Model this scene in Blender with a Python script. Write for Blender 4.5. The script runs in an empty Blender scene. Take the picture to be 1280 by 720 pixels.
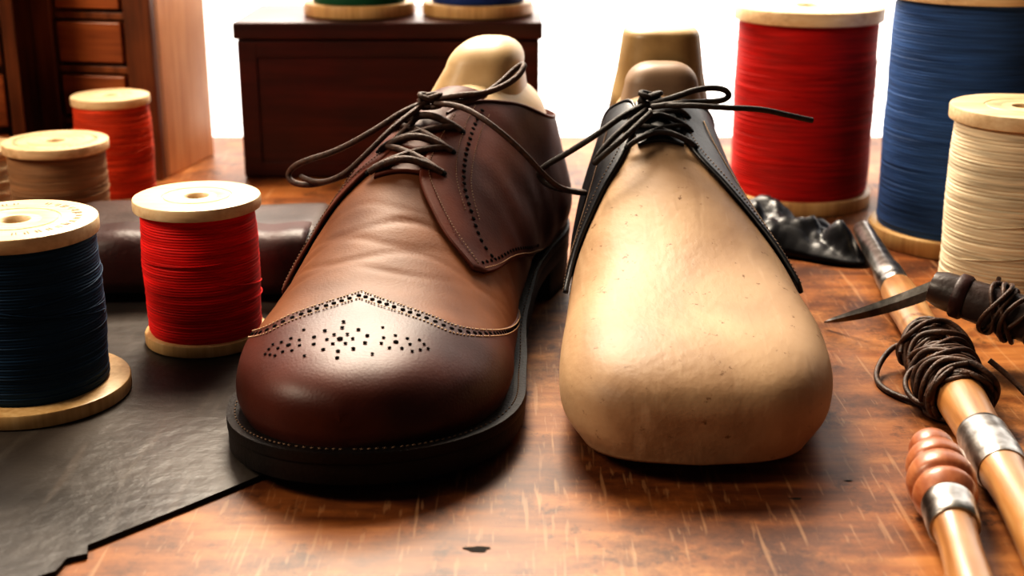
import bpy, bmesh, math, random
from mathutils import Vector, Matrix, noise
random.seed(7)
S = bpy.context.scene
V = Vector

# ------------------------------------------------------------------ materials
def new_mat(name):
    m = bpy.data.materials.new(name); m.use_nodes = True
    nt = m.node_tree
    return m, nt, nt.nodes['Principled BSDF']

def pmat(name, c1, c2=None, scale=60, stretch=(1,1,1), rough=.5, rvar=0, bump=0, bscale=None,
         coat=0, metal=0, spec=.5, detail=6, lo=.35, hi=.65, sheen=0, dist=0, crough=.15, bstretch=None, bdist=.001, specks=None, streaks=None):
    m, nt, b = new_mat(name)
    N, Lk = nt.nodes.new, nt.links.new
    tc = N('ShaderNodeTexCoord'); mp = N('ShaderNodeMapping'); mp.inputs['Scale'].default_value = stretch
    Lk(tc.outputs['Object'], mp.inputs['Vector'])
    nz = N('ShaderNodeTexNoise'); nz.inputs['Scale'].default_value = scale; nz.inputs['Detail'].default_value = detail
    nz.inputs['Distortion'].default_value = dist
    Lk(mp.outputs[0], nz.inputs['Vector'])
    r = N('ShaderNodeValToRGB'); r.color_ramp.elements[0].position = lo; r.color_ramp.elements[1].position = hi
    r.color_ramp.elements[0].color = (*c1, 1); r.color_ramp.elements[1].color = (*(c2 or c1), 1)
    Lk(nz.outputs['Fac'], r.inputs['Fac']); col=r.outputs['Color']
    if specks:
        n4=N('ShaderNodeTexNoise'); n4.inputs['Scale'].default_value=specks[0]; n4.inputs['Detail'].default_value=5; n4.inputs['Roughness'].default_value=.7
        Lk(tc.outputs['Object'], n4.inputs['Vector'])
        r4=N('ShaderNodeValToRGB'); r4.color_ramp.elements[0].position=specks[1]; r4.color_ramp.elements[1].position=specks[1]+.05
        Lk(n4.outputs['Fac'], r4.inputs['Fac'])
        m4=N('ShaderNodeMix'); m4.data_type='RGBA'; m4.inputs[6].default_value=(*specks[2],1)
        Lk(r4.outputs['Color'], m4.inputs[0]); Lk(col, m4.inputs[7]); col=m4.outputs[2]
    if streaks:   # fine scuffs: list of (rotation, scale, colour, amount)
        for rot,sc,cc,am in streaks:
            mps=N('ShaderNodeMapping'); mps.inputs['Scale'].default_value=(1,.08,.3); mps.inputs['Rotation'].default_value=(0,0,rot)
            Lk(tc.outputs['Object'], mps.inputs['Vector'])
            ns=N('ShaderNodeTexNoise'); ns.inputs['Scale'].default_value=sc; ns.inputs['Detail'].default_value=3
            Lk(mps.outputs[0], ns.inputs['Vector'])
            rs=N('ShaderNodeValToRGB'); rs.color_ramp.elements[0].position=.60; rs.color_ramp.elements[1].position=.70
            Lk(ns.outputs['Fac'], rs.inputs['Fac'])
            mm=N('ShaderNodeMath'); mm.operation='MULTIPLY'; mm.inputs[1].default_value=am
            m4=N('ShaderNodeMix'); m4.data_type='RGBA'; m4.inputs[7].default_value=(*cc,1)
            Lk(rs.outputs['Color'], mm.inputs[0]); Lk(mm.outputs[0], m4.inputs[0]); Lk(col, m4.inputs[6]); col=m4.outputs[2]
    Lk(col, b.inputs['Base Color'])
    b.inputs['Roughness'].default_value = rough
    if rvar:
        mr = N('ShaderNodeMapRange'); mr.inputs['To Min'].default_value = rough-rvar; mr.inputs['To Max'].default_value = rough+rvar
        mr.inputs['From Min'].default_value=.3; mr.inputs['From Max'].default_value=.7
        Lk(nz.outputs['Fac'], mr.inputs['Value']); Lk(mr.outputs[0], b.inputs['Roughness'])
    b.inputs['Metallic'].default_value = metal
    b.inputs['Specular IOR Level'].default_value = spec
    b.inputs['Coat Weight'].default_value = coat; b.inputs['Coat Roughness'].default_value = crough
    if sheen:
        b.inputs['Sheen Weight'].default_value = sheen; b.inputs['Sheen Roughness'].default_value = .4
    if bump:
        n2 = N('ShaderNodeTexNoise'); n2.inputs['Scale'].default_value = bscale or scale*4; n2.inputs['Detail'].default_value = 4
        mp2 = N('ShaderNodeMapping'); mp2.inputs['Scale'].default_value = bstretch or stretch
        Lk(tc.outputs['Object'], mp2.inputs['Vector']); Lk(mp2.outputs[0], n2.inputs['Vector'])
        bp = N('ShaderNodeBump'); bp.inputs['Strength'].default_value = bump; bp.inputs['Distance'].default_value = bdist
        Lk(n2.outputs['Fac'], bp.inputs['Height']); Lk(bp.outputs[0], b.inputs['Normal'])
    return m

def wood_mat(name, dark, mid, light, axis='X', scale=14, rough=.35, coat=.3, planks=0, spots=0, lo=.36, hi=.62, spec=.5):
    m, nt, b = new_mat(name)
    N, Lk = nt.nodes.new, nt.links.new
    st = {'X': (.07, 1, 1), 'Y': (1, .07, 1), 'Z': (1, 1, .07)}[axis]
    if spots: st=(.16,1,1)
    tc = N('ShaderNodeTexCoord'); mp = N('ShaderNodeMapping'); mp.inputs['Scale'].default_value = st
    Lk(tc.outputs['Object'], mp.inputs['Vector'])
    n1 = N('ShaderNodeTexNoise'); n1.inputs['Scale'].default_value = scale; n1.inputs['Detail'].default_value = 8
    n1.inputs['Distortion'].default_value = 1.2; n1.inputs['Roughness'].default_value=.65
    n2 = N('ShaderNodeTexNoise'); n2.inputs['Scale'].default_value = scale*9; n2.inputs['Detail'].default_value = 6
    n3 = N('ShaderNodeTexNoise'); n3.inputs['Scale'].default_value = scale*.55; n3.inputs['Detail'].default_value = 3
    Lk(mp.outputs[0], n1.inputs['Vector']); Lk(mp.outputs[0], n2.inputs['Vector']); Lk(tc.outputs['Object'], n3.inputs['Vector'])
    mx = N('ShaderNodeMix'); mx.data_type='FLOAT'; mx.inputs[0].default_value=.38
    Lk(n1.outputs['Fac'], mx.inputs[2]); Lk(n2.outputs['Fac'], mx.inputs[3])
    mx2 = N('ShaderNodeMix'); mx2.data_type='FLOAT'; mx2.inputs[0].default_value=.3
    Lk(mx.outputs[0], mx2.inputs[2]); Lk(n3.outputs['Fac'], mx2.inputs[3])
    r = N('ShaderNodeValToRGB'); e = r.color_ramp.elements
    e[0].position=lo; e[0].color=(*dark,1); e[1].position=hi; e[1].color=(*light,1)
    em = e.new((lo+hi)/2); em.color=(*mid,1)
    Lk(mx2.outputs[0], r.inputs['Fac'])
    col = r.outputs['Color']
    bp = N('ShaderNodeBump'); bp.inputs['Strength'].default_value=.25; bp.inputs['Distance'].default_value=.0006
    hgt = mx.outputs[0]
    if spots:
        for sc_,p0,p1,k_ in ((26,.36,.46,.45),(9,.38,.54,.8)):
            v = N('ShaderNodeTexNoise'); v.inputs['Scale'].default_value=sc_; v.inputs['Detail'].default_value=10; v.inputs['Roughness'].default_value=.78
            Lk(tc.outputs['Object'], v.inputs['Vector'])
            rr = N('ShaderNodeValToRGB'); rr.color_ramp.elements[0].position=p0; rr.color_ramp.elements[1].position=p1
            Lk(v.outputs['Fac'], rr.inputs['Fac'])
            m3 = N('ShaderNodeMix'); m3.data_type='RGBA'; m3.inputs[6].default_value=(*[d*k_ for d in dark],1)
            Lk(rr.outputs['Color'], m3.inputs[0]); Lk(col, m3.inputs[7]); col = m3.outputs[2]
        for rot,sc,th,ss,am in ((.5,240,.66,.06,.28),(-.9,260,.66,.06,.28),(1.25,300,.67,.07,.25),(2.2,230,.66,.05,.28),(.75,420,.63,.12,.2)):
            mps = N('ShaderNodeMapping'); mps.inputs['Scale'].default_value=(1,ss,1); mps.inputs['Rotation'].default_value=(0,0,rot)
            Lk(tc.outputs['Object'], mps.inputs['Vector'])
            ns = N('ShaderNodeTexNoise'); ns.inputs['Scale'].default_value=sc; ns.inputs['Detail'].default_value=2
            Lk(mps.outputs[0], ns.inputs['Vector'])
            rs = N('ShaderNodeValToRGB'); rs.color_ramp.elements[0].position=th; rs.color_ramp.elements[1].position=th+.05
            Lk(ns.outputs['Fac'], rs.inputs['Fac'])
            m4 = N('ShaderNodeMix'); m4.data_type='RGBA'; m4.inputs[7].default_value=(.60,.36,.19,1)
            mm = N('ShaderNodeMath'); mm.operation='MULTIPLY'; mm.inputs[1].default_value=am
            Lk(rs.outputs['Color'], mm.inputs[0]); Lk(mm.outputs[0], m4.inputs[0]); Lk(col, m4.inputs[6]); col = m4.outputs[2]
    if planks:
        sp = N('ShaderNodeSeparateXYZ'); Lk(tc.outputs['Object'], sp.inputs[0])
        md = N('ShaderNodeMath'); md.operation='PINGPONG'; md.inputs[1].default_value=planks/2
        Lk(sp.outputs['Y'], md.inputs[0])
        rp = N('ShaderNodeValToRGB'); rp.color_ramp.elements[0].position=.0; rp.color_ramp.elements[1].position=.0007
        Lk(md.outputs[0], rp.inputs['Fac'])
        m5 = N('ShaderNodeMix'); m5.data_type='RGBA'; m5.inputs[6].default_value=(.05,.02,.01,1)
        Lk(rp.outputs['Color'], m5.inputs[0]); Lk(col, m5.inputs[7]); col=m5.outputs[2]
    Lk(hgt, bp.inputs['Height']); Lk(bp.outputs[0], b.inputs['Normal'])
    Lk(col, b.inputs['Base Color'])
    mr = N('ShaderNodeMapRange'); mr.inputs['From Min'].default_value=.3; mr.inputs['From Max'].default_value=.7
    mr.inputs['To Min'].default_value=rough+.1; mr.inputs['To Max'].default_value=rough-.08
    Lk(n3.outputs['Fac'], mr.inputs['Value']); Lk(mr.outputs[0], b.inputs['Roughness'])
    b.inputs['Specular IOR Level'].default_value=spec
    b.inputs['Coat Weight'].default_value=coat; b.inputs['Coat Roughness'].default_value=.25
    return m

def thread_mat(name, c):
    return pmat(name, [x*.6 for x in c], [min(1,x*1.25) for x in c], scale=90, stretch=(.25,.25,5), rough=.62,
                bump=.5, bscale=500, bstretch=(.2,.2,2.2), sheen=.05, lo=.3, hi=.7, bdist=.0006, spec=.25)

M = {}
M['table'] = wood_mat('varnished_oak', (.085,.024,.007), (.30,.108,.029), (.54,.245,.078), 'X', 12, rough=.44, coat=.08, spots=1, lo=.38, hi=.61, spec=.38)
M['spoolwood'] = wood_mat('spool_beech', (.42,.23,.09), (.60,.38,.17), (.74,.52,.27), 'Z', 40, rough=.45, coat=.1)
M['spooltop'] = wood_mat('spool_beech_endgrain', (.50,.33,.17), (.72,.52,.31), (.85,.68,.45), 'X', 45, rough=.5, coat=.1)
M['cab'] = wood_mat('cabinet_wood', (.05,.014,.004), (.17,.052,.015), (.33,.115,.035), 'Z', 22, rough=.45, coat=.2)
M['cabdr'] = wood_mat('drawer_wood', (.12,.032,.009), (.32,.095,.027), (.48,.17,.05), 'X', 26, rough=.42, coat=.2)
M['cab_sunlit'] = wood_mat('cabinet_wood_sunlit', (.46,.18,.07), (.64,.30,.13), (.80,.43,.22), 'Z', 22, rough=.5, coat=.1)  # lighter copy of the cabinet wood, sunlight on the side painted into its colour
M['mahog'] = wood_mat('mahogany', (.020,.003,.002), (.050,.007,.004), (.095,.014,.008), 'X', 22, rough=.38, coat=.25)
M['dark'] = pmat('dark_void', (.01,.006,.004), rough=.9)
M['cap'] = pmat('burgundy_leather', (.042,.008,.0045), (.100,.022,.011), scale=18, rough=.46, bump=.25, bscale=900, coat=.07, crough=.35, bdist=.0004, spec=.33)
M['vamp'] = pmat('brown_leather', (.11,.040,.017), (.22,.090,.040), scale=20, rough=.52, bump=.25, bscale=900, coat=.02, crough=.4, bdist=.0004, spec=.25)
M['quarter'] = pmat('chestnut_leather', (.066,.015,.008), (.135,.036,.018), scale=24, rough=.50, bump=.25, bscale=800, coat=.02, crough=.4, bdist=.0004, spec=.22)
M['sole'] = pmat('dark_sole_leather', (.005,.003,.0025), (.013,.007,.005), scale=60, rough=.5, bump=.3, bscale=700, coat=0, spec=.3)
M['blackl'] = pmat('black_leather', (.006,.006,.009), (.015,.015,.019), scale=40, rough=.42, bump=.3, bscale=700, coat=.1, crough=.3, bdist=.0004)
M['lastw'] = pmat('last_wood', (.30,.180,.100), (.52,.350,.215), scale=14, stretch=(1,.6,1), rough=.54, rvar=.06, bump=.5, bscale=300, spec=.32, dist=1.0, bdist=.0005,
    specks=(170,.32,(.20,.11,.055)), detail=11, streaks=[(.3,150,(.60,.44,.30),.25),(1.2,170,(.24,.14,.075),.22)])
M['lasttop'] = pmat('last_wood_pale', (.46,.31,.16), (.62,.45,.26), scale=40, rough=.5, coat=.05)
M['lastgold'] = pmat('last_cone_wood', (.30,.19,.08), (.46,.32,.155), scale=40, rough=.45, coat=.1)
M['lastdark'] = pmat('last_wood_stained', (.24,.155,.10), (.36,.25,.165), scale=30, rough=.5)
M['perf'] = pmat('perforation_dark', (.004,.002,.0015), rough=.9, spec=.1)
M['stitch'] = pmat('stitch_thread', (.60,.42,.27), rough=.7)
M['stitchd'] = pmat('stitch_thread_dark', (.20,.12,.07), rough=.7)
M['lace'] = pmat('brown_waxed_lace', (.040,.018,.011), (.09,.042,.026), scale=400, rough=.5, bump=.5, bscale=1800)
M['laceb'] = pmat('black_waxed_lace', (.012,.008,.007), (.035,.022,.016), scale=400, rough=.5, bump=.5, bscale=1800)
M['mat'] = pmat('dark_leather_hide', (.022,.019,.018), (.070,.055,.044), scale=12, rough=.40, rvar=.1, bump=.45, bscale=140, lo=.3, hi=.7, detail=10, bdist=.0009,
    streaks=[(.6,120,(.14,.11,.09),.25),(2.0,150,(.13,.11,.09),.22)])
M['matedge'] = pmat('hide_cut_edge', (.010,.007,.005), rough=.7)
M['wrap'] = pmat('worn_dark_leather', (.030,.019,.017), (.075,.048,.042), scale=25, rough=.42, bump=.3, bscale=300, coat=.1)
M['wrapred'] = pmat('maroon_leather', (.022,.005,.004), (.05,.010,.008), scale=25, rough=.5, bump=.3, bscale=300)
M['steel'] = pmat('worn_steel', (.26,.24,.22), (.52,.50,.47), scale=150, rough=.32, metal=1, bump=.15, bscale=300)
M['blade'] = pmat('dark_blade_steel', (.14,.13,.12), (.30,.28,.26), scale=150, rough=.34, metal=1, bump=.15, bscale=300)
M['handle'] = wood_mat('tool_handle_wood', (.26,.11,.035), (.46,.23,.085), (.62,.37,.17), 'Z', 38, rough=.35, coat=.35)
M['handler'] = wood_mat('tool_handle_reddish', (.22,.065,.025), (.40,.14,.06), (.55,.25,.12), 'Z', 38, rough=.4, coat=.3)
M['cord'] = pmat('brown_leather_cord', (.034,.016,.009), (.11,.052,.029), scale=300, rough=.5, bump=.4, bscale=1200)
M['plaster'] = pmat('white_plaster', (.75,.74,.72), (.82,.81,.79), scale=10, rough=.8)
M['trimw'] = pmat('white_window_paint', (.85,.85,.86), rough=.5)
M['floor'] = wood_mat('floor_boards', (.16,.09,.05), (.28,.17,.10), (.38,.25,.15), 'X', 6, rough=.5, coat=.1, planks=.12)
T = {'navy': (.012,.046,.098), 'red': (.72,.012,.009), 'crimson': (.46,.013,.010), 'orange': (.58,.068,.020), 'tan': (.29,.165,.085),
     'blue': (.040,.098,.25), 'cream': (.76,.64,.46), 'green': (.010,.09,.045), 'royal': (.02,.05,.20)}
TM = {k: thread_mat(k+'_thread', c) for k, c in T.items()}
m, nt, b = new_mat('daylit_frosted_glass'); b.inputs['Base Color'].default_value=(.9,.9,.9,1)
b.inputs['Emission Color'].default_value=(1,.965,.92,1); b.inputs['Emission Strength'].default_value=2.0
M['pane']=m

# ------------------------------------------------------------------ helpers
def link(o):
    S.collection.objects.link(o); return o
def empty(name, loc):
    o = bpy.data.objects.new(name, None); o.location = loc; o.empty_display_size=.01; link(o); return o
def par(o, p):
    if p: o.parent = p; o.matrix_parent_inverse = Matrix.Translation(p.location).inverted()
    return o
def mesh(name, vs, fs, mat, p=None, smooth=True, mw=None):
    me = bpy.data.meshes.new(name); me.from_pydata([tuple(v) for v in vs], [], fs); me.update()
    if isinstance(mat, list):
        for x in mat: me.materials.append(x)
    else: me.materials.append(mat)
    o = bpy.data.objects.new(name, me); link(o)
    if mw: o.matrix_world = mw
    bm = bmesh.new(); bm.from_mesh(me); bmesh.ops.remove_doubles(bm, verts=bm.verts, dist=1e-6)
    bmesh.ops.recalc_face_normals(bm, faces=bm.faces); bm.to_mesh(me); bm.free()
    me.polygons.foreach_set('use_smooth', [smooth]*len(me.polygons))
    return par(o, p)
def bevel(o, w=.001, seg=2, ang=35):
    md = o.modifiers.new('bev','BEVEL'); md.width=w; md.segments=seg; md.limit_method='ANGLE'; md.angle_limit=math.radians(ang)
    return o
def box(name, lo, hi, mat, p=None, bw=.001, mw=None):
    x0,y0,z0=lo; x1,y1,z1=hi
    vs=[(x0,y0,z0),(x1,y0,z0),(x1,y1,z0),(x0,y1,z0),(x0,y0,z1),(x1,y0,z1),(x1,y1,z1),(x0,y1,z1)]
    fs=[(0,3,2,1),(4,5,6,7),(0,1,5,4),(1,2,6,5),(2,3,7,6),(3,0,4,7)]
    o=mesh(name,vs,fs,mat,p,smooth=False,mw=mw)
    if bw: bevel(o,bw)
    return o
def lathe(name, prof, mat, p=None, mw=None, seg=64, wob=None, closed=True):
    vs=[];fs=[]
    n=len(prof)
    for i,(r,z) in enumerate(prof):
        for k in range(seg):
            a=2*math.pi*k/seg
            rr = r + (wob(i,a) if wob else 0)
            vs.append((rr*math.cos(a), rr*math.sin(a), z))
    for i in range(n-1):
        for k in range(seg):
            a=i*seg+k; b=i*seg+(k+1)%seg
            fs.append((a,b,b+seg,a+seg))
    if closed:
        fs.append(tuple(range(seg-1,-1,-1))); fs.append(tuple(range((n-1)*seg, n*seg)))
    o = mesh(name,vs,fs,mat,p,True,mw)
    md=o.modifiers.new('es','EDGE_SPLIT'); md.split_angle=math.radians(40)
    return o
def axis_mw(a, b):
    a=V(a); b=V(b); d=(b-a)
    q = d.to_track_quat('Z','Y')
    return Matrix.Translation(a) @ q.to_matrix().to_4x4()
def tube(name, pts, r, mat, p=None, cyclic=False, res=8):
    cu=bpy.data.curves.new(name,'CURVE'); cu.dimensions='3D'; cu.bevel_depth=r; cu.bevel_resolution=3; cu.resolution_u=res; cu.use_fill_caps=True
    sp=cu.splines.new('NURBS'); sp.points.add(len(pts)-1)
    for i,q in enumerate(pts): sp.points[i].co=(*q,1)
    sp.order_u=3; sp.use_endpoint_u=not cyclic; sp.use_cyclic_u=cyclic
    cu.materials.append(mat)
    o=bpy.data.objects.new(name,cu); link(o); return par(o,p)
def hermite(tab, t):
    if t<=tab[0][0]: return tab[0][1]
    if t>=tab[-1][0]: return tab[-1][1]
    n=len(tab)
    for i in range(n-1):
        if tab[i][0]<=t<=tab[i+1][0]: break
    def slope(j):
        if j==0: return (tab[1][1]-tab[0][1])/(tab[1][0]-tab[0][0])
        if j==n-1: return (tab[-1][1]-tab[-2][1])/(tab[-1][0]-tab[-2][0])
        return (tab[j+1][1]-tab[j-1][1])/(tab[j+1][0]-tab[j-1][0])
    x0,y0=tab[i]; x1,y1=tab[i+1]; h=x1-x0; s=(t-x0)/h
    return (2*s**3-3*s*s+1)*y0+(s**3-2*s*s+s)*h*slope(i)+(-2*s**3+3*s*s)*y1+(s**3-s*s)*h*slope(i+1)
def cat(pts, x):
    n=len(pts)-1; x=max(0,min(n,x)); i=min(int(x),n-1); s=x-i
    p1=pts[i];p2=pts[i+1]
    p0=pts[i-1] if i>0 else tuple(2*a-b for a,b in zip(p1,p2))
    p3=pts[i+2] if i+2<=n else tuple(2*b-a for a,b in zip(p1,p2))
    return tuple(.5*(2*b+(c-a)*s+(2*a-5*b+4*c-d)*s*s+(3*b-a-3*c+d)*s**3) for a,b,c,d in zip(p0,p1,p2,p3))

# ------------------------------------------------------------------ room, table
def room():
    box('floor',(-2.2,-1.0,-.78),(2.2,1.75,-.75),M['floor'],bw=0)
    w=empty('wall_back',(0,1.6,0))
    box('wall_left_part',(-2.2,1.6,-.75),(-1.5,1.7,1.9),M['plaster'],w,0)
    box('wall_right_part',(1.5,1.6,-.75),(2.2,1.7,1.9),M['plaster'],w,0)
    box('wall_head',(-1.5,1.6,1.4),(1.5,1.7,1.9),M['plaster'],w,0)
    box('wall_base',(-1.5,1.6,-.75),(1.5,1.7,-.6),M['plaster'],w,0)
    f=empty('window_1',(0,1.63,0))
    box('pane',(-1.49,1.66,-.59),(1.49,1.67,1.39),M['pane'],f,0)
    for i,x in enumerate((-1.49,-.52,.48,1.45)):
        box('mullion_%d'%i,(x,1.62,-.59),(x+.04,1.655,1.39),M['trimw'],f,.003)
    for i,z in enumerate((-.59,1.35)):
        box('rail_%d'%i,(-1.49,1.62,z),(1.49,1.655,z+.04),M['trimw'],f,.003)
room()
tb=empty('workbench',(0,.6,0))
box('bench_top',(-.95,.15,-.045),(.95,1.12,0),M['table'],tb,.004)
for i,(x,y) in enumerate(((-.9,.2),(.83,.2),(-.9,1.0),(.83,1.0))):
    box('leg_%d'%i,(x,y,-.75),(x+.07,y+.07,-.045),M['table'],tb,.003)
box('apron',(-.85,.22,-.13),(.85,.245,-.045),M['table'],tb,.002)
def blob_disc(name, x,y,rx,ry,mat,p,z=.0002):
    vs=[(x,y,z)];
    for k in range(24):
        a=2*math.pi*k/24; q=1+.18*math.sin(3*a+x*50)+.1*math.sin(5*a)
        vs.append((x+rx*q*math.cos(a),y+ry*q*math.sin(a),z))
    mesh(name,vs,[(0,1+k,1+(k+1)%24) for k in range(24)],mat,p,False)
blob_disc('knot',-.012,.417,.0042,.0020,M['dark'],tb)
blob_disc('nick',.105,.455,.0024,.0006,M['dark'],tb)
blob_disc('nick_b',.128,.470,.0016,.0005,M['dark'],tb)

# leather hide on bench
hide=[(-.093,.474),(-.118,.446),(-.1455,.4165),(-.1440,.4105),(-.1500,.4075),(-.1510,.399),(-.1600,.392),(-.20,.376),(-.42,.33),
      (-.43,.60),(-.40,.70),(-.25,.690),(-.10,.700),(-.04,.66),(-.03,.56),(-.05,.49)]
vs=[(x,y,.0002) for x,y in hide]+[(x,y,.0020) for x,y in hide]; n=len(hide)
fs=[tuple(range(n-1,-1,-1)),tuple(range(n,2*n))]+[(i,(i+1)%n,n+(i+1)%n,n+i) for i in range(n)]
o=mesh('leather_hide_sheet',vs,fs,[M['mat'],M['matedge']],None,False)
for pl in o.data.polygons: pl.material_index = 0 if abs(pl.normal.z)>.5 else 1

# ------------------------------------------------------------------ spools
def spool(name, x,y,z, rb, rt, rth, h, thread, ft=.006, ridge=.0013, taper=0, ink=False):
    e=empty(name,(x,y,z)); mw=Matrix.Translation((x,y,z))
    bz=.0009
    def fl(nm, r, z0, z1, top):
        inner=.0055*(r/.034)
        prof=[(inner,z0),(r-bz,z0),(r-bz*.3,z0+bz*.3),(r,z0+bz),(r,z1-bz),(r-bz*.3,z1-bz*.3),(r-bz,z1),(r*.55,z1),(r*.54,z1-.0004),(r*.52,z1-.0004),(r*.51,z1),
              (inner*2+.0006,z1),(inner*2,z1-.0005),(inner*2-.0005,z1-.0005),(inner+.001,z1-.0002),(inner+.0004,z1-.0008),(inner,z1-.002),(inner,z0)]
        lathe(nm,prof,M['spoolwood'] if not top else M['spooltop'],e,mw,seg=72,closed=False)
    fl('bottom_flange',rb,0,ft,False)
    fl('top_flange',rt,h-ft,h,True)
    lathe('core_bore',[(.0056*(rt/.034)+.0003,.001),(.0056*(rt/.034)+.0003,h-.004)],M['dark'],e,mw,seg=24)
    if ink:
        vs=[];fs=[]; rr_=random.Random(5)
        for k in range(34):
            if k in (8,9,25,26): continue
            a=2*math.pi*k/34; r0=rt*.68; r1=rt*.80
            for q in range(2):
                aa=a+q*.06; w_=.014+.016*rr_.random(); ra=r0+(r1-r0)*rr_.random()*.4; b0=len(vs)
                for (rq,aq) in ((ra,aa),(r1,aa),(r1,aa+w_),(ra,aa+w_)): vs.append((x+rq*math.cos(aq),y+rq*math.sin(aq),z+h+.00012))
                fs.append((b0,b0+1,b0+2,b0+3))
        mesh('stamped_lettering',vs,fs,M['stitchd'],e,False)
    rnd=random.Random(int(abs(x)*1000))
    n=int((h-2*ft)/ridge)*3
    prof=[]; amps=[rnd.uniform(.5,1.2) for _ in range(n//3+2)]; off=[rnd.uniform(-.00012,.00012) for _ in range(n//3+2)]
    for i in range(n+1):
        f=i/n; zz=ft+f*(h-2*ft); ph=i%3; k=i//3
        r=rth*(1-taper*(f-.5)) + .0006*math.sin(math.pi*f) + off[k] - (.00030*amps[k] if ph==0 else 0)
        if f<.02 or f>.98: r-=.0006
        prof.append((r,zz))
    sx=rnd.uniform(0,6)
    lathe('wound_thread',prof,thread,e,mw,seg=72,wob=lambda i,a: .00022*math.sin(2*a+i*.06+sx)+.00012*math.sin(5*a-i*.11))
    for s in range(3):
        a0=rnd.uniform(3.6,5.6); z0=rnd.uniform(.25,.7)*h; dz=rnd.uniform(-.15,.15)*h
        pts=[]
        for k in range(14):
            a=a0+k*.14; pts.append((x+(rth+.0009)*math.cos(a),y+(rth+.0009)*math.sin(a),z+min(h-ft-.002,max(ft+.002,z0+dz*k/13))))
        tube('strand_%d'%s,pts,.00032,thread,e,res=3)
    return e
hz=.0022
spool('navy_thread_spool',-.2086,.552,hz,.0410,.0338,.0322,.0790,TM['navy'],.0065,ink=True)
spool('red_thread_spool',-.1485,.6225,hz,.0290,.0298,.0268,.0715,TM['red'],.0058)
spool('tan_thread_spool',-.278,.815,0,.0315,.0315,.0285,.0600,TM['tan'],.006,ink=True)
spool('orange_thread_spool',-.268,.902,0,.0262,.0258,.0250,.0725,TM['orange'],.006)
spool('cream_thread_spool',-.345,.86,0,.028,.027,.026,.047,TM['cream'],.006)
spool('crimson_thread_spool',.195,.905,0,.0485,.0485,.0455,.1310,TM['crimson'],.009,.0016)
spool('blue_thread_spool',.2715,.806,0,.0510,.0500,.0465,.1560,TM['blue'],.010,.0016)
spool('cream_thread_spool',.2635,.692,0,.0340,.0375,.0345,.1035,TM['cream'],.0075,.0019)

# ------------------------------------------------------------------ mahogany box + spools on it
bx=empty('mahogany_box',(-.09,1.01,0))
box('body',(-.194,.967,0),(.019,1.075,.100),M['mahog'],bx,.001)
box('lid',(-.1965,.964,.1005),(.0215,1.078,.1125),M['mahog'],bx,.0015)
box('front_stile_left',(-.194,.9655,.002),(-.181,.967,.099),M['mahog'],bx,.0004)
box('front_stile_right',(.006,.9655,.002),(.019,.967,.099),M['mahog'],bx,.0004)
box('front_rail_top',(-.181,.9655,.088),(.006,.967,.099),M['mahog'],bx,.0004)
box('front_rail_bottom',(-.181,.9655,.002),(.006,.967,.012),M['mahog'],bx,.0004)
spool('green_thread_spool',-.112,1.014,.113,.0405,.0405,.034,.095,TM['green'],.009,.0016)
spool('royal_blue_thread_spool',-.025,1.014,.113,.0405,.0405,.034,.095,TM['royal'],.009,.0016)

# ------------------------------------------------------------------ drawer cabinet
cb=empty('drawer_cabinet',(-.252,.962,0))
cmw=Matrix.Translation((-.252,.962,0))@Matrix.Rotation(math.radians(-13),4,'Z')
W=.110; Hc=.34; Dc=.085
box('side_right',(-.010,0.004,0),(0,Dc,Hc),M['cab_sunlit'],cb,.001,cmw)
box('side_left',(-W,0,0),(-W+.01,Dc,Hc),M['cab'],cb,.001,cmw)
box('back_panel',(-W+.01,Dc-.006,0),(-.01,Dc,Hc),M['cab'],cb,.001,cmw)
box('top_panel',(-W,0,Hc-.01),(0,Dc,Hc+.002),M['cab'],cb,.001,cmw)
box('void_panel',(-W+.01,.010,0),(-.01,.014,Hc-.01),M['dark'],cb,0,cmw)
box('stile_0',(-.021,-.002,0),(0,.010,Hc),M['cab'],cb,.0008,cmw)
box('stile_1',(-.092,-.003,0),(-.077,.010,Hc),M['cab'],cb,.0008,cmw)
box('stile_2',(-W,-.001,0),(-.0935,.010,Hc),M['cab'],cb,.0008,cmw)
z=.006; k=0
while z<.32:
    box('drawer_%d'%k,(-.074,-.001,z+.001),(-.024,.009,z+.030),M['cabdr'],cb,.0012,cmw)
    box('drawer_rail_%d'%k,(-.0765,.002,z+.0315),(-.0215,.0095,z+.0365),M['cab'],cb,.0004,cmw)
    z+=.038; k+=1
c2=empty('small_drawer_chest',(-.40,.92,0))
m2=Matrix.Translation((-.337,.932,0))@Matrix.Rotation(math.radians(24),4,'Z')
box('carcass',(-.16,.012,0),(-.001,.10,.30),M['cab'],c2,.001,m2)
for i,(a,b_) in enumerate(((-.05,0),(-.105,-.058))):
    box('post_%d'%i,(b_-.009,0,0),(b_,.012,.30),M['cab'],c2,.0008,m2)
    for k in range(7):
        z=.004+k*.042
        box('drawer_%d_%d'%(i,k),(a+.002,-.001,z),(b_-.011,.010,z+.036),M['cabdr'],c2,.0012,m2)

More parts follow.
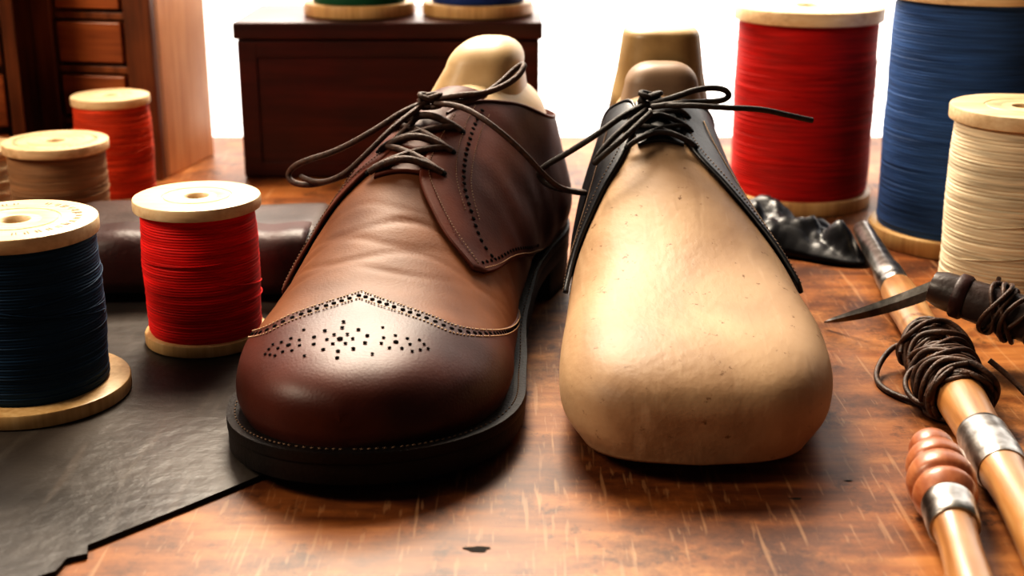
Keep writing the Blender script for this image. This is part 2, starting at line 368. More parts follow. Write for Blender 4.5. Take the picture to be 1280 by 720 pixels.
# ------------------------------------------------------------------ folded leather roll
def leather_roll():
    e=empty('leather_tool_roll',(-.17,.725,0))
    vs=[];fs=[];ns=40;na=40
    for i in range(ns+1):
        f=i/ns; x=-.252+f*.152
        env=min(1,(1-(1-min(1,f/.10))**2.2))**.5 if f<.10 else 1
        if f>.94: env=(1-((f-.94)/.06)**2.2)**.5 if f<1 else 0
        env=max(env,.04)
        hh=.0185*(.92+.05*math.sin(f*7))*(.55+.45*env); ww=.049*(.97+.03*math.sin(f*4+1))*env
        for k in range(na):
            a=2*math.pi*k/na; ca,sa=math.cos(a),math.sin(a)
            n_=.45
            yy=.726+ww*math.copysign(abs(ca)**n_,ca); zz=.0005+.0185+hh*math.copysign(abs(sa)**.6,sa)
            q=noise.noise(V((x*35,yy*35,zz*35)))*.0015
            zz=max(.0005,zz+q*(1 if sa>0 else 0))
            vs.append((x,yy,zz))
    for i in range(ns):
        for k in range(na):
            a=i*na+k;b=i*na+(k+1)%na; fs.append((a,b,b+na,a+na))
    fs.append(tuple(range(na-1,-1,-1))); fs.append(tuple(range(ns*na,(ns+1)*na)))
    mesh('folded_hide',vs,fs,M['wrap'],e)
    vs=[];fs=[]
    for i in range(41):
        x=-.243+i/40*.136
        for k,(yy,zz) in enumerate(((.700,.0385),(.682,.0375),(.6755,.033),(.6745,.024),(.675,.014),(.676,.008))):
            vs.append((x,yy+.0012*math.sin(i*.5),zz+.0006*math.sin(i*.7)))
    for i in range(40):
        for k in range(5):
            a=i*6+k; fs.append((a,a+1,a+7,a+6))
    o=mesh('flap',vs,fs,M['wrapred'],e); s=o.modifiers.new('s','SOLIDIFY'); s.thickness=.0016; s.offset=0
leather_roll()

# ------------------------------------------------------------------ shoe last surface
class Last:
    def __init__(s, **k): s.__dict__.update(k)
    def half(s,t):
        w=hermite(s.w,t)
        if t<s.ta: w*=max(0,1-(1-t/s.ta)**s.tn)**(1/s.tn)
        if t>s.L-s.ha: w*=max(0,1-(1-(s.L-t)/s.ha)**s.hn)**(1/s.hn)
        return w
    def top(s,t):
        z=hermite(s.zt,t)
        if t<s.tz: z=s.ztip+(z-s.ztip)*max(0,1-(1-t/s.tz)**s.zn)**(1/s.zn)
        return z
    def prof(s,t):
        pr=s.pr
        if t<=pr[0][0]: return pr[0][1]
        if t>=pr[-1][0]: return pr[-1][1]
        for i in range(len(pr)-1):
            if pr[i][0]<=t<=pr[i+1][0]:
                f=(t-pr[i][0])/(pr[i+1][0]-pr[i][0]); f=f*f*(3-2*f)
                return [(a[0]+(b[0]-a[0])*f,a[1]+(b[1]-a[1])*f) for a,b in zip(pr[i][1],pr[i+1][1])]
    def raw(s,t,u):
        t=max(0,min(s.L,t))
        p=s.prof(t); pts=[(a,b) for a,b in p]+[(-a,b) for a,b in p[-2::-1]]
        a,b=cat(pts,u*8)
        w=s.half(t); z0=hermite(s.z0,t); zt=s.top(t); c=hermite(s.c,t); r=hermite(s.r,t)
        bb=max(0,min(1,b)); k=bb*bb
        return V((c+(r-c)*k+a*w, s.Y0+t, z0+(zt-z0)*b))
    def frame(s,t,u):
        tt=max(2e-6,min(s.L-2e-6,t)); e=min(.0006,tt*.5,(s.L-tt)*.5); uu=max(.004,min(.996,u))
        dt=(s.raw(tt+e,uu)-s.raw(tt-e,uu))*(1/e); du=s.raw(tt,uu+.004)-s.raw(tt,uu-.004)
        n=dt.normalized().cross(du*1000)
        if n.length<1e-9: n=V((0,-1,0))
        n.normalize()
        c=V((hermite(s.c,tt),s.Y0+min(max(tt,.05),s.L-.04),hermite(s.z0,tt)+.4*(s.top(tt)-hermite(s.z0,tt))))
        if n.dot(s.raw(tt,uu)-c)<0: n=-n
        return n, dt.normalized(), du.normalized()
    def P(s,t,u,off=0):
        p=s.raw(t,u)
        if off: p=p+s.frame(t,u)[0]*off
        return p
def tsamp(L,n,a=1e-7):
    out=[]
    for i in range(n+1):
        f=i/n
        g=.5*(2*f)**2.6 if f<.5 else 1-.5*(2*(1-f))**2.3
        out.append(min(L-a,max(a,L*g)))
    return out
def solid_last(name,s,mat,p,nt=120,nu=72):
    vs=[];fs=[];ts=tsamp(s.L,nt); row=nu+1+4
    for j,t in enumerate(ts):
        for k in range(nu+1):
            q=s.P(t,k/nu,0)
            if j==0: q=(q+s.P(t,1-k/nu,0))/2
            vs.append(q)
        a=vs[-1]; b=vs[-(nu+1)]
        for k in range(1,5): vs.append(a.lerp(b,k/5)-V((0,0,.0006*math.sin(math.pi*k/5)*(0 if j==0 else 1))))
    for i in range(nt):
        for k in range(row):
            a=i*row+k;b=i*row+(k+1)%row; fs.append((a,b,b+row,a+row))
    fs.append(tuple(range(nt*row,(nt+1)*row)))
    return mesh(name,vs,fs,mat,p)
def patch(name,s,A,B,nv,nw,off,th,mat,p,pw=1,disp=None):
    ws=[0,.012]+[.03+.94*i/nw for i in range(nw+1)]+[.988,1]
    if pw!=1: ws=[0]+[((i+1)/(nw+2))**pw*.985 for i in range(nw+2)]+[.992,1]
    vv=[0,.008]+[.02+.96*i/nv for i in range(nv+1)]+[.992,1]
    rows=len(vv); cols_=len(ws); vs=[]
    for layer in (0,1):
        for iv,v in enumerate(vv):
            a=A(v); b=B(v)
            for iw,w in enumerate(ws):
                t=a[0]+(b[0]-a[0])*w; u=a[1]+(b[1]-a[1])*w
                edge=iv in(0,rows-1) or iw==cols_-1 or (iw==0 and pw==1)
                o=off if layer==0 else off+(th*.55 if edge else th)
                if disp and layer: o+=disp(t,u)
                q=s.P(t,u,o)
                if pw!=1 and iw==0: q=(q+s.P(t,1-u,o))/2
                vs.append(q)
    fs=[];n=rows*cols_
    for i in range(rows-1):
        for k in range(cols_-1):
            a=i*cols_+k; fs.append((a,a+1,a+cols_+1,a+cols_)); fs.append((n+a,n+a+cols_,n+a+cols_+1,n+a+1))
    for i in range(rows-1):
        if pw==1: a=i*cols_; fs.append((a,a+cols_,n+a+cols_,n+a))
        a=i*cols_+cols_-1; fs.append((a,n+a,n+a+cols_,a+cols_))
    for k in range(cols_-1):
        a=k; fs.append((a,n+a,n+a+1,a+1)); a=(rows-1)*cols_+k; fs.append((a,a+1,n+a+1,n+a))
    return mesh(name,vs,fs,mat,p)
def cv(pts): 
    n=len(pts)-1
    return lambda v: cat(pts, v*n)
def ell(vs,fs,c,ax,ay,az,seg=8,rings=4):
    b=len(vs)
    for i in range(1,rings):
        ph=math.pi*i/rings
        for k in range(seg):
            th=2*math.pi*k/seg
            vs.append(c+ax*(math.sin(ph)*math.cos(th))+ay*(math.sin(ph)*math.sin(th))+az*math.cos(ph))
    t=len(vs); vs.append(c+az); vs.append(c-az)
    for i in range(rings-2):
        for k in range(seg):
            a=b+i*seg+k; q=b+i*seg+(k+1)%seg; fs.append((a,q,q+seg,a+seg))
    for k in range(seg):
        fs.append((t,b+(k+1)%seg,b+k)); a=b+(rings-2)*seg; fs.append((t+1,a+k,a+(k+1)%seg))
def dots(name,s,lst,off,mat,p):
    vs=[];fs=[]
    for t,u,r in lst:
        n,a,b=s.frame(t,u); a=(a-n*a.dot(n)).normalized(); b=n.cross(a)
        ell(vs,fs,s.P(t,u,off),a*r,b*r,n*.00025,8,4)
    return mesh(name,vs,fs,mat,p)
def along(s,path,step,off):
    n=400; pts=[path(i/n) for i in range(n+1)]; P=[s.P(t,u) for t,u in pts]
    out=[];acc=0;nxt=0
    for i in range(1,n+1):
        acc+=(P[i]-P[i-1]).length
        if acc>=nxt: out.append((pts[i],(P[i]-P[i-1]).normalized())); nxt+=step
    return out
def stitches(name,s,path,step,off,mat,p,l=.0008,w=.00028):
    vs=[];fs=[]
    for (t,u),d in along(s,path,step,off):
        n,_,_=s.frame(t,u); d=(d-n*d.dot(n)).normalized(); b=n.cross(d)
        ell(vs,fs,s.P(t,u,off),d*l,b*w,n*.0003,6,4)
    return mesh(name,vs,fs,mat,p)
def cone_block(name,x,y,z0,z1,hw0,hw1,hl0,hl1,mat,p,mattop,rot=0,lean=0,rnd=.006):
    vs=[];fs=[];seg=48
    lv=[(z0,1.0,1),(z0+(z1-z0)*.3,.68,1),(z0+(z1-z0)*.5,.42,1),(z1-rnd,.1,1)]
    lv=[q for q in lv[:-1] if q[0]<z1-rnd-.001]+[lv[-1]]
    for i in range(1,9):
        a=math.pi/2*i/8; lv.append((z1-rnd+rnd*math.sin(a),.1,1-(1-math.cos(a))*min(.92,rnd/hw1)))
    for z,f,sc in lv:
        hw=(hw1+(hw0-hw1)*f)*sc; hl=(hl1+(hl0-hl1)*f)*sc; g=(z-z0)/(z1-z0)
        for k in range(seg):
            a=2*math.pi*k/seg; ca,sa=math.cos(a),math.sin(a)
            dx=hw*math.copysign(abs(ca)**.70,ca); dy=hl*math.copysign(abs(sa)**.70,sa)
            vs.append((x+lean*g+dx*math.cos(rot)-dy*math.sin(rot),y+dx*math.sin(rot)+dy*math.cos(rot),z))
    for i in range(len(lv)-1):
        for k in range(seg):
            a=i*seg+k;b=i*seg+(k+1)%seg; fs.append((a,b,b+seg,a+seg))
    fs.append(tuple(range(seg-1,-1,-1))); fs.append(tuple(range((len(lv)-1)*seg,len(lv)*seg)))
    o=mesh(name,vs,fs,[mat,mattop],p)
    for pl in o.data.polygons:
        if pl.normal.z>.55: pl.material_index=1
    return o

PT=[(.93,0),(1,.27),(.90,.62),(.56,.90),(0,1)]
PB=[(.92,0),(1,.22),(.88,.55),(.52,.87),(0,1)]
PI=[(.92,0),(1,.20),(.90,.52),(.56,.85),(0,1)]
PH=[(.90,0),(1,.20),(.86,.50),(.62,.88),(0,1)]
# ================================================================== brown brogue
B=Last(L=.300,Y0=.460,ta=.075,tn=2.25,ha=.05,hn=2.2,tz=.040,zn=2.4,ztip=.030,
  w=[(0,.0535),(.05,.0540),(.09,.0525),(.13,.0505),(.17,.0460),(.205,.0400),(.24,.036),(.30,.036)],
  c=[(0,-.060),(.05,-.0560),(.10,-.0525),(.15,-.0460),(.20,-.0300),(.25,-.0095),(.30,.001)],
  r=[(0,-.063),(.05,-.0625),(.085,-.061),(.15,-.0505),(.20,-.0370),(.25,-.0140),(.30,.001)],
  zt=[(0,.044),(.03,.047),(.05,.050),(.08,.055),(.12,.070),(.16,.089),(.20,.106),(.22,.112),(.25,.114),(.30,.108)],
  z0=[(0,.019),(.05,.0135),(.11,.012),(.16,.017),(.21,.026),(.25,.030),(.30,.032)],
  pr=[(0,PT),(.06,PT),(.12,PB),(.19,PI),(.26,PH)])
br=empty('brown_brogue_shoe',(-.04,.60,0))
solid_last('last_inside',B,M['lasttop'],br)
def crease(t,u):
    d=0
    for t0,a in ((.090,.0005),(.099,.0010),(.109,.0007),(.119,.0010),(.131,.0006)):
        tt=t0+.014*abs(u-.5)*2+.0035*math.sin(u*22+t0*300)
        d-=a*math.exp(-((t-tt)/.0017)**2)*max(0,math.sin(math.pi*min(1,max(0,(u-.12)/.76))))*(.6+.6*noise.noise(V((u*12,t0*90,2))))
    return d+.00035*noise.noise(V((t*90,u*9,1)))
patch('vamp',B,lambda v:(1e-7,v),lambda v:(.195,v),70,130,.0003,.0012,M['vamp'],br,pw=1.6,disp=crease)
tbt=[(0,.165),(.06,.150),(.13,.122),(.20,.090),(.26,.070),(.33,.058),(.40,.061),(.46,.068),(.5,.0745)]
def tb_(u):
    uu=u if u<=.5 else 1-u
    return hermite(tbt,uu)
patch('wing_tip_cap',B,lambda v:(1e-7,v),lambda v:(tb_(v),v),110,56,.0012,.0012,M['cap'],br,pw=2.2,
      disp=lambda t,u:.0004*noise.noise(V((t*60,u*7,4))))
pf=lambda d: (lambda v:(tb_(.03+.94*v)-d,.03+.94*v))
dots('cap_perforations',B,[(t,u,.00105) for (t,u),_ in along(B,pf(.0050),.0036,0)],.0026,M['perf'],br)
stitches('cap_stitching',B,pf(.0018),.0016,.0027,M['stitch'],br,.00062,.00036)
stitches('cap_stitching_inner',B,pf(.0082),.0016,.0027,M['stitch'],br,.00060,.00034)
md=[]
def add(dx,dt,r): md.append((.0325+dt,.516-dx/.150,r))
add(0,0,.0013)
for k in range(6): a=2*math.pi*k/6; add(.0034*math.cos(a),.0040*math.sin(a),.0008)
for k in range(10):
    a=2*math.pi*(k+.5)/10; add(.0072*math.cos(a),.0088*math.sin(a),.0009)
for sgn in (-1,1):
    add(sgn*.0142,0,.0011)
    for k in range(7): a=2*math.pi*k/7+(0 if sgn>0 else math.pi); add(sgn*.0142+.0037*math.cos(a),.0048*math.sin(a),.00075)
    for k in range(3): add(sgn*(.0196+.0018*k),.0044-.0022*k,.0007); add(sgn*(.0196+.0018*k),-.0044+.0022*k,.0007)
    add(sgn*.0098,.0098,.0007); add(sgn*.0098,-.0098,.0007)
add(0,.0135,.0009); add(0,-.0130,.0009)
dots('medallion_perforations',B,md,.0027,M['perf'],br)
patch('tongue',B,cv([(.152,.56),(.18,.565),(.222,.57)]),cv([(.152,.44),(.18,.435),(.222,.43)]),20,10,.0016,.002,M['quarter'],br)
top_i=[(.165,.470),(.195,.468),(.208,.445),(.225,.390),(.25,.330),(.28,.320),(.2992,.33)]
QS={'quarter_right':(False,[(.108,.320),(.120,.385),(.134,.430),(.149,.465)]+top_i,
      [(.112,.295),(.125,.262),(.140,.232),(.155,.200),(.170,.165),(.187,.125),(.205,.075),(.225,.03),(.25,0),(.28,0),(.2992,0)],
      [(.208,.415),(.190,.410),(.172,.402),(.155,.385),(.140,.350),(.129,.318),(.126,.290)]),
    'quarter_left':(True,[(.118,.225),(.131,.270),(.144,.325),(.156,.400),(.168,.458)]+top_i[1:],
      [(.121,.205),(.132,.188),(.145,.172),(.158,.155),(.172,.132),(.188,.100),(.205,.06),(.225,.02),(.25,0),(.28,0),(.2992,0)],
      [(.208,.415),(.190,.405),(.174,.370),(.160,.310),(.148,.255),(.140,.222),(.137,.205)])}
for nm,(mir,qi,qo,pp) in QS.items():
    f=(lambda pts:[(t,1-u) for t,u in pts]) if mir else (lambda pts:pts)
    patch(nm,B,cv(f(qi)),cv(f(qo)),90,26,.0026,.0016,M['quarter'],br,disp=lambda t,u:.0007*noise.noise(V((t*70,u*9,8))))
    sp_=cv(f([(qi[0][0]+.005,qi[0][1]-.004)]+[(t+.0045,u-.012) for t,u in qi[1:5]]+[(.196,.454)]))
    stitches(nm+'_edge_stitching',B,sp_,.0017,.0046,M['stitchd'],br,.0006,.00026)
    ppc=cv(f(pp))
    dots(nm+'_perforations',B,[(t,u,.0011) for (t,u),_ in along(B,ppc,.0042,0)],.0045,M['perf'],br)
    for d in (-.016,.016):
        p2=cv(f([(t,u+d) for t,u in pp[:5]]))
        stitches(nm+'_stitch_row',B,p2,.0018,.0046,M['stitchd'],br,.0005,.00024)
    pl=cv(f([(t+.004,u+.012) for t,u in qo[0:6]]))
    dots(nm+'_lower_perforations',B,[(t,u,.0009) for (t,u),_ in along(B,pl,.0038,0)],.0045,M['perf'],br)
    stitches(nm+'_lower_stitching',B,cv(f([(t+.002,u+.004) for t,u in qo[0:7]])),.0017,.0045,M['stitch'],br,.0005,.00024)
    tl=f(qi)[5:]
    tube(nm+'_topline_piping',[B.P(*cat(tl,i/30*(len(tl)-1)),.0042) for i in range(31)],.0009,M['cap'],br)
cone_block('last_cone',-.0235,.724,.078,.1345,.0335,.0185,.040,.024,M['lasttop'],br,M['lasttop'],rot=-.15,lean=.0125,rnd=.015)

def outline(s,offf,n=90):
    ts=tsamp(s.L,n,0.0)
    def side(sg):
        pts=[V((hermite(s.c,t)+sg*s.half(t)*.97,s.Y0+t,0)) for t in ts]; out=[]
        for i,pt in enumerate(pts):
            a=pts[max(0,i-1)]; b=pts[min(n,i+1)]; d=(b-a).normalized()
            if i==0: nn=V((0,-1,0))
            elif i==n: nn=V((0,1,0))
            else: nn=V((d.y,-d.x,0))*sg
            out.append(pt+nn*offf(ts[i]))
        return out
    return ts,side(1),side(-1)
def sole_layer(name,s,offf,ztop,zbot,mat,p,t0=0,t1=9,n=90):
    ts,R,Lf=outline(s,offf,n); idx=[i for i,t in enumerate(ts) if t0<=t<=t1]
    vs=[];fs=[];K=6; row=(K+1)*2
    for i in idx:
        for side in (0,1):
            for k in range(K+1):
                f=k/K if side==0 else 1-k/K
                q=Lf[i].lerp(R[i],f); z=ztop(ts[i]) if side==0 else zbot(ts[i])
                vs.append((q.x,q.y,z))
    m_=len(idx)
    for a in range(m_-1):
        for k in range(row):
            x=a*row+k;y=a*row+(k+1)%row; fs.append((x,y,y+row,x+row))
    fs.append(tuple(range(row))); fs.append(tuple(range((m_-1)*row,m_*row)))
    o=mesh(name,vs,fs,mat,p,True)
    bevel(o,.0009,2,40); o.modifiers.new('es','EDGE_SPLIT').split_angle=math.radians(50)
    return o
zb=lambda t: hermite(B.z0,t)
wo=lambda t: hermite([(0,.0090),(.10,.0085),(.15,.006),(.20,.004),(.25,.004),(.30,.0045)],t)
sole_layer('welt',B,wo,lambda t:zb(t)+.0012,lambda t:zb(t)-.0032,M['sole'],br)
sole_layer('outsole',B,lambda t:wo(t)-.0004,lambda t:zb(t)-.0036,lambda t:max(.0036,zb(t)-.0115),M['sole'],br)
sole_layer('heel_stack',B,lambda t:wo(t)-.001,lambda t:zb(t)-.0117,lambda t:.0006,M['sole'],br,t0=.222)
ts,R,Lf=outline(B,lambda t:wo(t)*.62,200)
vs=[];fs=[]
for side in (R,Lf):
    ac=0
    for i in range(1,150):
        seg_=(side[i]-side[i-1]); L_=seg_.length; ac+=L_
        if ac>.0022:
            ac=0; d=seg_.normalized(); ell(vs,fs,side[i]+V((0,0,zb(ts[i])+.0014)),d*.0008,V((-d.y,d.x,0))*.00035,V((0,0,.0003)),6,4)
mesh('welt_stitching',vs,fs,M['stitchd'],br)

# ---- laces
def bars(s,rows,du,off,mat,p,r=.0014):
    for i,t in enumerate(rows):
        a=s.P(t,.5-du,off); b=s.P(t,.5+du,off); m_=s.P(t,.5,off+.0022)
        a2=s.P(t,.5-du-.012,off-.001); b2=s.P(t,.5+du+.012,off-.001)
        tube('lace_bar_%d'%i,[a2,a,a.lerp(m_,.6)+V((0,0,.001)),m_,b.lerp(m_,.6)+V((0,0,.001)),b,b2],r,mat,p)
        if i<len(rows)-1:
            t2=rows[i+1]
            for sg in (-1,1):
                tube('lace_cross_%d_%d'%(i,sg),[s.P(t,.5+sg*du,off),s.P((t+t2)/2,.5,off+.0012),s.P(t2,.5-sg*du,off)],r*.9,mat,p)
def eyelets(s,rows,du,off,mat,p):
    vs=[];fs=[]
    for t in rows:
        for sg in (-1,1):
            n,a,b=s.frame(t,.5+sg*du); a=(a-n*a.dot(n)).normalized(); b=n.cross(a)
            ell(vs,fs,s.P(t,.5+sg*du,off),a*.0020,b*.0020,n*.0004,12,4)
    mesh('eyelets',vs,fs,mat,p)
rows=[.155,.171,.187]
bars(B,rows,.058,.0054,M['lace'],br,.0018)
eyelets(B,rows,.072,.0046,M['perf'],br)
def knot(name,c,r,mat,p,seed=0):
    pts=[]
    for i in range(28):
        a=i*.9+seed; pts.append(V(c)+V((r*1.25*math.cos(a),r*.55*math.sin(a*1.3),r*.75*math.sin(a*.7+1))))
    tube(name,pts,.0014,mat,p)
knot('bow_knot',V((-.0395,.650,.1135)),.0042,M['lace'],br)
def lb(nm,w_,r=.0015,mt='lace',p=None): tube(nm,[V(((a-640)*.0004,y,.112-(b_-125)*.0004)) for a,b_,y in w_],r,M[mt],p or br)
lb('bow_loop_left',[(540,122,.650),(515,128,.645),(480,150,.640),(430,178,.640),(385,193,.645),(366,208,.650),(368,220,.648),(395,222,.642),(440,206,.636),(490,175,.632),(530,135,.646)])
lb('bow_loop_right',[(545,120,.650),(575,112,.645),(610,112,.648),(645,98,.655),(657,82,.662),(648,84,.664),(620,108,.655),(590,120,.646),(550,124,.648)])
lb('lace_end_right',[(548,124,.648),(575,120,.640),(610,135,.630),(650,168,.628),(680,205,.632),(705,228,.640),(730,232,.645)],.0014)
lb('lace_end_left',[(532,126,.648),(505,140,.634),(470,172,.624),(440,200,.624),(405,215,.634),(385,210,.642)],.0014)

# ================================================================== bare last with black upper
QT=[(.84,0),(1,.32),(.965,.70),(.68,.935),(0,1)]
QB=[(.86,0),(1,.28),(.93,.62),(.58,.90),(0,1)]
QI=[(.90,0),(1,.22),(.90,.54),(.54,.86),(0,1)]
A_=Last(L=.300,Y0=.466,ta=.060,tn=3.1,ha=.05,hn=2.2,tz=.050,zn=2.3,ztip=.026,
  w=[(0,.0520),(.04,.0545),(.09,.0550),(.13,.0520),(.18,.0455),(.24,.037),(.30,.036)],
  c=[(0,.0710),(.05,.0745),(.10,.0785),(.15,.079),(.20,.077),(.25,.078),(.30,.080)],
  r=[(0,.0710),(.05,.0750),(.10,.0765),(.15,.074),(.20,.071),(.25,.077),(.30,.080)],
  zt=[(0,.046),(.03,.048),(.07,.0525),(.11,.062),(.15,.079),(.19,.099),(.213,.110),(.228,.113),(.255,.112),(.30,.106)],
  z0=[(0,.009),(.04,.0025),(.08,.001),(.14,.006),(.20,.012),(.25,.006),(.30,.002)],
  pr=[(0,QT),(.06,QT),(.12,QB),(.19,QI),(.26,PH)])
bl=empty('shoe_last_with_black_upper',(.075,.60,0))
solid_last('last_body',A_,M['lastw'],bl)
sh=lambda L_: [(min(.2992,t+.008),u) for t,u in L_]
qiR=sh([(.113,.235),(.128,.285),(.142,.335),(.156,.385),(.170,.430),(.192,.455),(.204,.440),(.215,.385),(.24,.33),(.27,.32),(.2912,.33)])
qo=sh([(.115,.205),(.126,.185),(.138,.170),(.152,.155),(.165,.130),(.178,.10),(.19,.06),(.21,.02),(.24,.0),(.27,.0),(.2912,.0)])
qiL=sh([(.113,.215),(.128,.245),(.142,.290),(.156,.350),(.170,.415),(.192,.455),(.204,.440),(.215,.385),(.24,.33),(.27,.32),(.2912,.33)])
for nm,mir in (('quarter_right',False),('quarter_left',True)):
    f=(lambda pts:[(t,1-u) for t,u in pts]) if mir else (lambda pts:pts)
    q_=qiL if mir else qiR
    patch(nm,A_,cv(f(q_)),cv(f(qo)),90,26,.0010,.0020,M['blackl'],bl,disp=lambda t,u:.0004*noise.noise(V((t*70,u*9,3))))
    inn=[(t+.004,u-.012) for t,u in q_[0:6]]
    stitches(nm+'_edge_stitching',A_,cv(f(inn)),.0020,.0033,M['stitchd'],bl,.0006,.00024)
    p2=cv(f(sh([(.200,.385),(.185,.355),(.168,.315),(.148,.265),(.130,.225)])))
    stitches(nm+'_seam',A_,p2,.0013,.0033,M['stitch' if not mir else 'stitchd'],bl,.0010,.00035)
    tl=f(q_)[5:]
    tube(nm+'_topline',[A_.P(*cat(tl,i/30*(len(tl)-1)),.0030) for i in range(31)],.0009,M['blackl'],bl)
patch('tongue',A_,cv(sh([(.172,.552),(.18,.555),(.203,.55)])),cv(sh([(.172,.448),(.18,.445),(.203,.45)])),20,10,.0005,.0015,M['blackl'],bl)
cone_block('last_cone',.0800,.737,.090,.1385,.0275,.0195,.028,.022,M['lastgold'],bl,M['lasttop'],rnd=.005)
cone_block('instep_wedge',.0770,.700,.090,.1245,.0225,.0185,.022,.015,M['lastdark'],bl,M['lastdark'],rnd=.012)
rows=[.180,.192,.202]
bars(A_,rows,.058,.0044,M['laceb'],bl)
eyelets(A_,rows,.072,.0034,M['perf'],bl)
knot('bow_knot',(.067,.655,.1135),.0042,M['laceb'],bl,2)
def lc(nm,w_,r=.0015): lb(nm,w_,r,'laceb',bl)
lc('bow_loop_left',[(800,128,.652),(778,132,.645),(745,155,.640),(705,182,.642),(680,198,.645),(671,210,.648),(680,222,.648),(700,229,.646),(727,231,.645)])
lc('bow_strand_left',[(802,132,.650),(775,145,.638),(745,172,.632),(736,190,.632),(744,180,.630),(775,155,.632),(806,134,.646)])
lc('bow_loop_right',[(808,126,.652),(835,116,.648),(865,106,.650),(895,108,.655),(906,118,.658),(895,124,.655),(865,122,.648),(835,122,.645),(808,128,.648)])
lc('lace_end_right',[(808,128,.650),(840,122,.642),(890,126,.642),(940,130,.648),(975,140,.652),(1006,148,.656)],.0014)

# ------------------------------------------------------------------ tools at right
def seglathe(nm,a,b,prof,mat,p,seg=40): return lathe(nm,prof,mat,p,axis_mw(a,b),seg=seg)
tA=V((.211,.790,.0105)); tBp=V((.1715,.352,.0110))
lt=empty('long_burnishing_tool',(.19,.58,0))
seglathe('steel_shank',tA,tBp,[(.0040,0),(.0056,.001),(.0060,.03),(.0068,.080),(.0078,.090),(.0080,.104),(.0072,.106),(.0078,.108),(.0078,.114),(.0068,.1155)],M['steel'],lt)
seglathe('front_handle',tA,tBp,[(.0072,.1157),(.0086,.119),(.0094,.14),(.0088,.17),(.0092,.205),(.0100,.245),(.0102,.265),(.0092,.292),(.0086,.3015)],M['handle'],lt)
seglathe('ferrule',tA,tBp,[(.0090,.302),(.0097,.303),(.0100,.306),(.0096,.309),(.0100,.313),(.0102,.327),(.0096,.3295),(.0100,.333),(.0092,.336)],M['steel'],lt)
seglathe('rear_handle',tA,tBp,[(.0088,.3362),(.0082,.341),(.0078,.355),(.0084,.38),(.0096,.405),(.0098,.42),(.0085,.435),(.004,.4395)],M['handle'],lt)
d=(tBp-tA).normalized(); sd=d.cross(V((0,0,1))).normalized(); up=sd.cross(d).normalized()
for c in range(4):
    pts=[]
    for i in range(95):
        a=i*.62; s_=.205+.060*(.5+.5*math.sin(i*.085+c*2.1))+.005*math.sin(i*1.7+c)
        r=.0114+.0013*c+.0014*math.sin(i*.37+c)
        q=tA+d*s_+sd*(r*math.cos(a))+up*(r*math.sin(a)*.95)
        q.z=max(.0012,q.z); pts.append(q)
    tube('cord_wrap_%d'%c,pts,.00125,M['cord'],lt,res=5)
tube('cord_loop',[(.190,.590,.010),(.180,.592,.012),(.170,.585,.006),(.163,.570,.0015),(.166,.553,.0014),(.178,.540,.002),(.174,.528,.0014),(.184,.520,.003)],.0013,M['cord'],lt)
tube('cord_loop_b',[(.205,.546,.02),(.216,.540,.012),(.222,.524,.003),(.216,.504,.0015),(.204,.496,.0015),(.214,.484,.0015),(.236,.474,.0015)],.0012,M['cord'],lt)
tube('cord_loop_c',[(.189,.560,.015),(.176,.557,.014),(.168,.545,.008),(.174,.528,.004),(.186,.528,.012)],.0012,M['cord'],lt)

aw=empty('awl_with_turned_handle',(.155,.44,0))
aA=V((.1600,.478,.0128)); aB=V((.1435,.373,.0095))
prof=[(.001,0),(.0055,.001),(.0078,.004),(.0086,.008),(.0080,.012),(.0074,.0135),(.0098,.016),(.0112,.0205),(.0108,.025),(.0096,.0268),(.0114,.029),(.0124,.0335),(.0116,.038),(.0100,.0398),(.0108,.0415),(.0112,.0445),(.0100,.048),(.0090,.050)]
pr2=[]
for i in range(len(prof)-1):
    for k in range(3): pr2.append(cat(prof,i+k/3))
pr2.append(prof[-1])
seglathe('turned_handle',aA,aB,[(max(.0005,r),z) for r,z in pr2],M['handler'],aw)
seglathe('ferrule',aA,aB,[(.0084,.0502),(.0092,.051),(.0094,.055),(.0088,.0575),(.0092,.060),(.0088,.066),(.0082,.067)],M['steel'],aw)
seglathe('shaft',aA,aB,[(.0076,.0672),(.0070,.070),(.0068,.085),(.0074,.105),(.0066,.125),(.003,.128)],M['handle'],aw)

kn=empty('leather_wrapped_knife',(.20,.6,0))
kA=V((.196,.607,.0340)); kB=V((.287,.551,.0130))
seglathe('handle',kA,kB,[(.003,0),(.0072,.001),(.0088,.006),(.0100,.03),(.0104,.055),(.0108,.085),(.0098,.100),(.004,.1055)],M['wrap'],kn)
seglathe('collar',kA,kB,[(.0098,.012),(.0106,.013),(.0106,.017),(.0099,.018)],M['wrapred'],kn)
dk=(kB-kA).normalized(); s2=dk.cross(V((0,0,1))).normalized(); u2=s2.cross(dk)
for c in range(3):   # loose, irregular cord bands, leather visible between
    pts=[]
    for i in range(80):
        a=i*.60+c; s_=.030+.056*(.5+.5*math.sin(i*.055+c*2.3))+.0035*math.sin(i*1.1+c*2); r=.0113+.0008*c+.0007*math.sin(i*.7+c)
        pts.append(kA+dk*s_+s2*(r*math.cos(a))+u2*(r*math.sin(a)))
    tube('handle_cord_%d'%c,pts,.0011,M['cord'],kn,res=4)
b0=V((.200,.605,.0340)); b1=V((.1565,.642,.0035))
vs=[];fs=[];n=24
db=(b1-b0).normalized(); wv=V((.25,.25,1)); wv=(wv-db*wv.dot(db)).normalized()
for i in range(n+1):
    f=i/n; c=b0.lerp(b1,f)+V((0,0,-.0015*math.sin(math.pi*f))); hw=.0038*(1-f**2.0)**.7 + .0003
    nn=db.cross(wv).normalized()
    vs+= [c+wv*hw, c+nn*.0009, c-wv*hw, c-nn*.0009]
for i in range(n):
    for k in range(4):
        a=i*4+k;b_=i*4+(k+1)%4; fs.append((a,b_,b_+4,a+4))
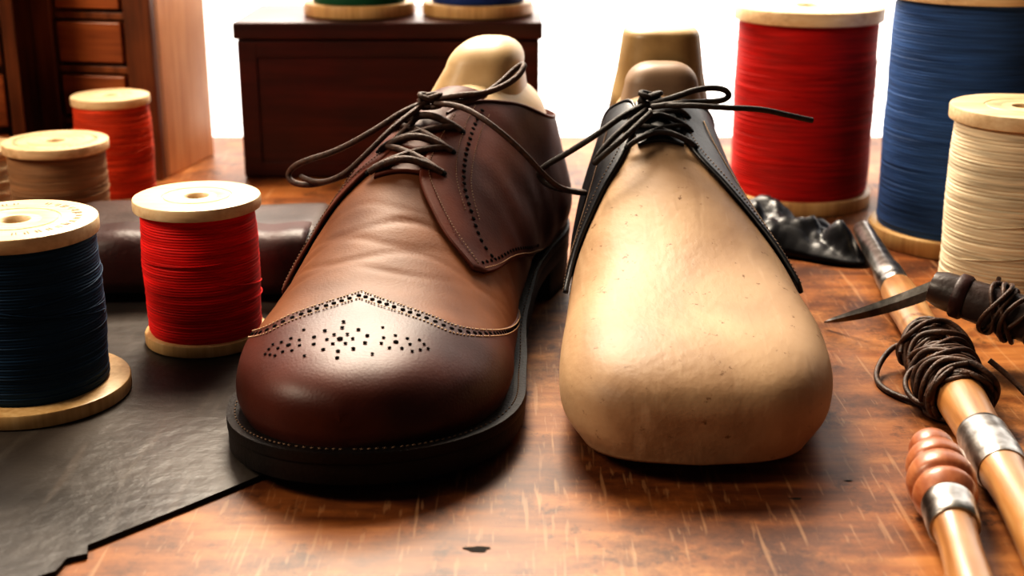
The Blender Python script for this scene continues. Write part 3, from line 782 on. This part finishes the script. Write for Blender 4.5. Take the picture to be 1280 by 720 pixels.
fs+=[(0,1,2,3),(n*4+3,n*4+2,n*4+1,n*4)]
mesh('blade',vs,fs,M['blade'],kn,False)

# crumpled black leather scrap
vs=[];fs=[];nx,ny=46,34
for j in range(ny+1):
    for i in range(nx+1):
        f=i/nx; g=j/ny
        x=.132+.070*f+.004*math.sin(g*7); y=.755+.085*g*(1-.35*f)+.010*math.sin(f*5)
        e_=min(1,4*min(f,1-f,g,1-g)*1.2)
        z=.0015+e_*(.009+.012*abs(noise.noise(V((x*45,y*45,2.3))))*2+.006*abs(noise.noise(V((x*120,y*120,5)))))*(1.25-.5*f)
        vs.append((x,y,z))
for j in range(ny):
    for i in range(nx):
        a=j*(nx+1)+i; fs.append((a,a+1,a+nx+2,a+nx+1))
o=mesh('black_leather_scrap',vs,fs,M['blackl']); s_=o.modifiers.new('s','SOLIDIFY'); s_.thickness=.0012; s_.offset=1

# ------------------------------------------------------------------ light
def area(name,loc,tgt,size,energy,col):
    l=bpy.data.lights.new(name,'AREA'); l.size=size; l.energy=energy; l.color=col
    o=bpy.data.objects.new(name,l); o.location=loc; o.rotation_euler=(V(tgt)-V(loc)).to_track_quat('-Z','Y').to_euler(); link(o)
area('softbox_key',(-.80,.38,.70),(-.02,.6,.02),.32,6.8,(1,.87,.70))
area('softbox_top_back',(-.12,1.20,.80),(.02,.56,0),.38,18,(1,.88,.72))
w=bpy.data.worlds.new('room_ambient'); S.world=w; w.use_nodes=True
w.node_tree.nodes['Background'].inputs[0].default_value=(1,.85,.69,1); w.node_tree.nodes['Background'].inputs[1].default_value=.09

cam=bpy.data.cameras.new('camera'); co=bpy.data.objects.new('camera',cam); link(co)
cam.lens=36*1700/1280; cam.sensor_width=36; cam.clip_start=.01
co.location=(0,0,.23); co.rotation_euler=(math.radians(72),0,0)
cam.dof.use_dof=True; cam.dof.focus_distance=.58; cam.dof.aperture_fstop=11
S.camera=co
S.view_settings.view_transform='Standard'
try: S.view_settings.look='High Contrast'
except Exception as ex: print('look',ex)
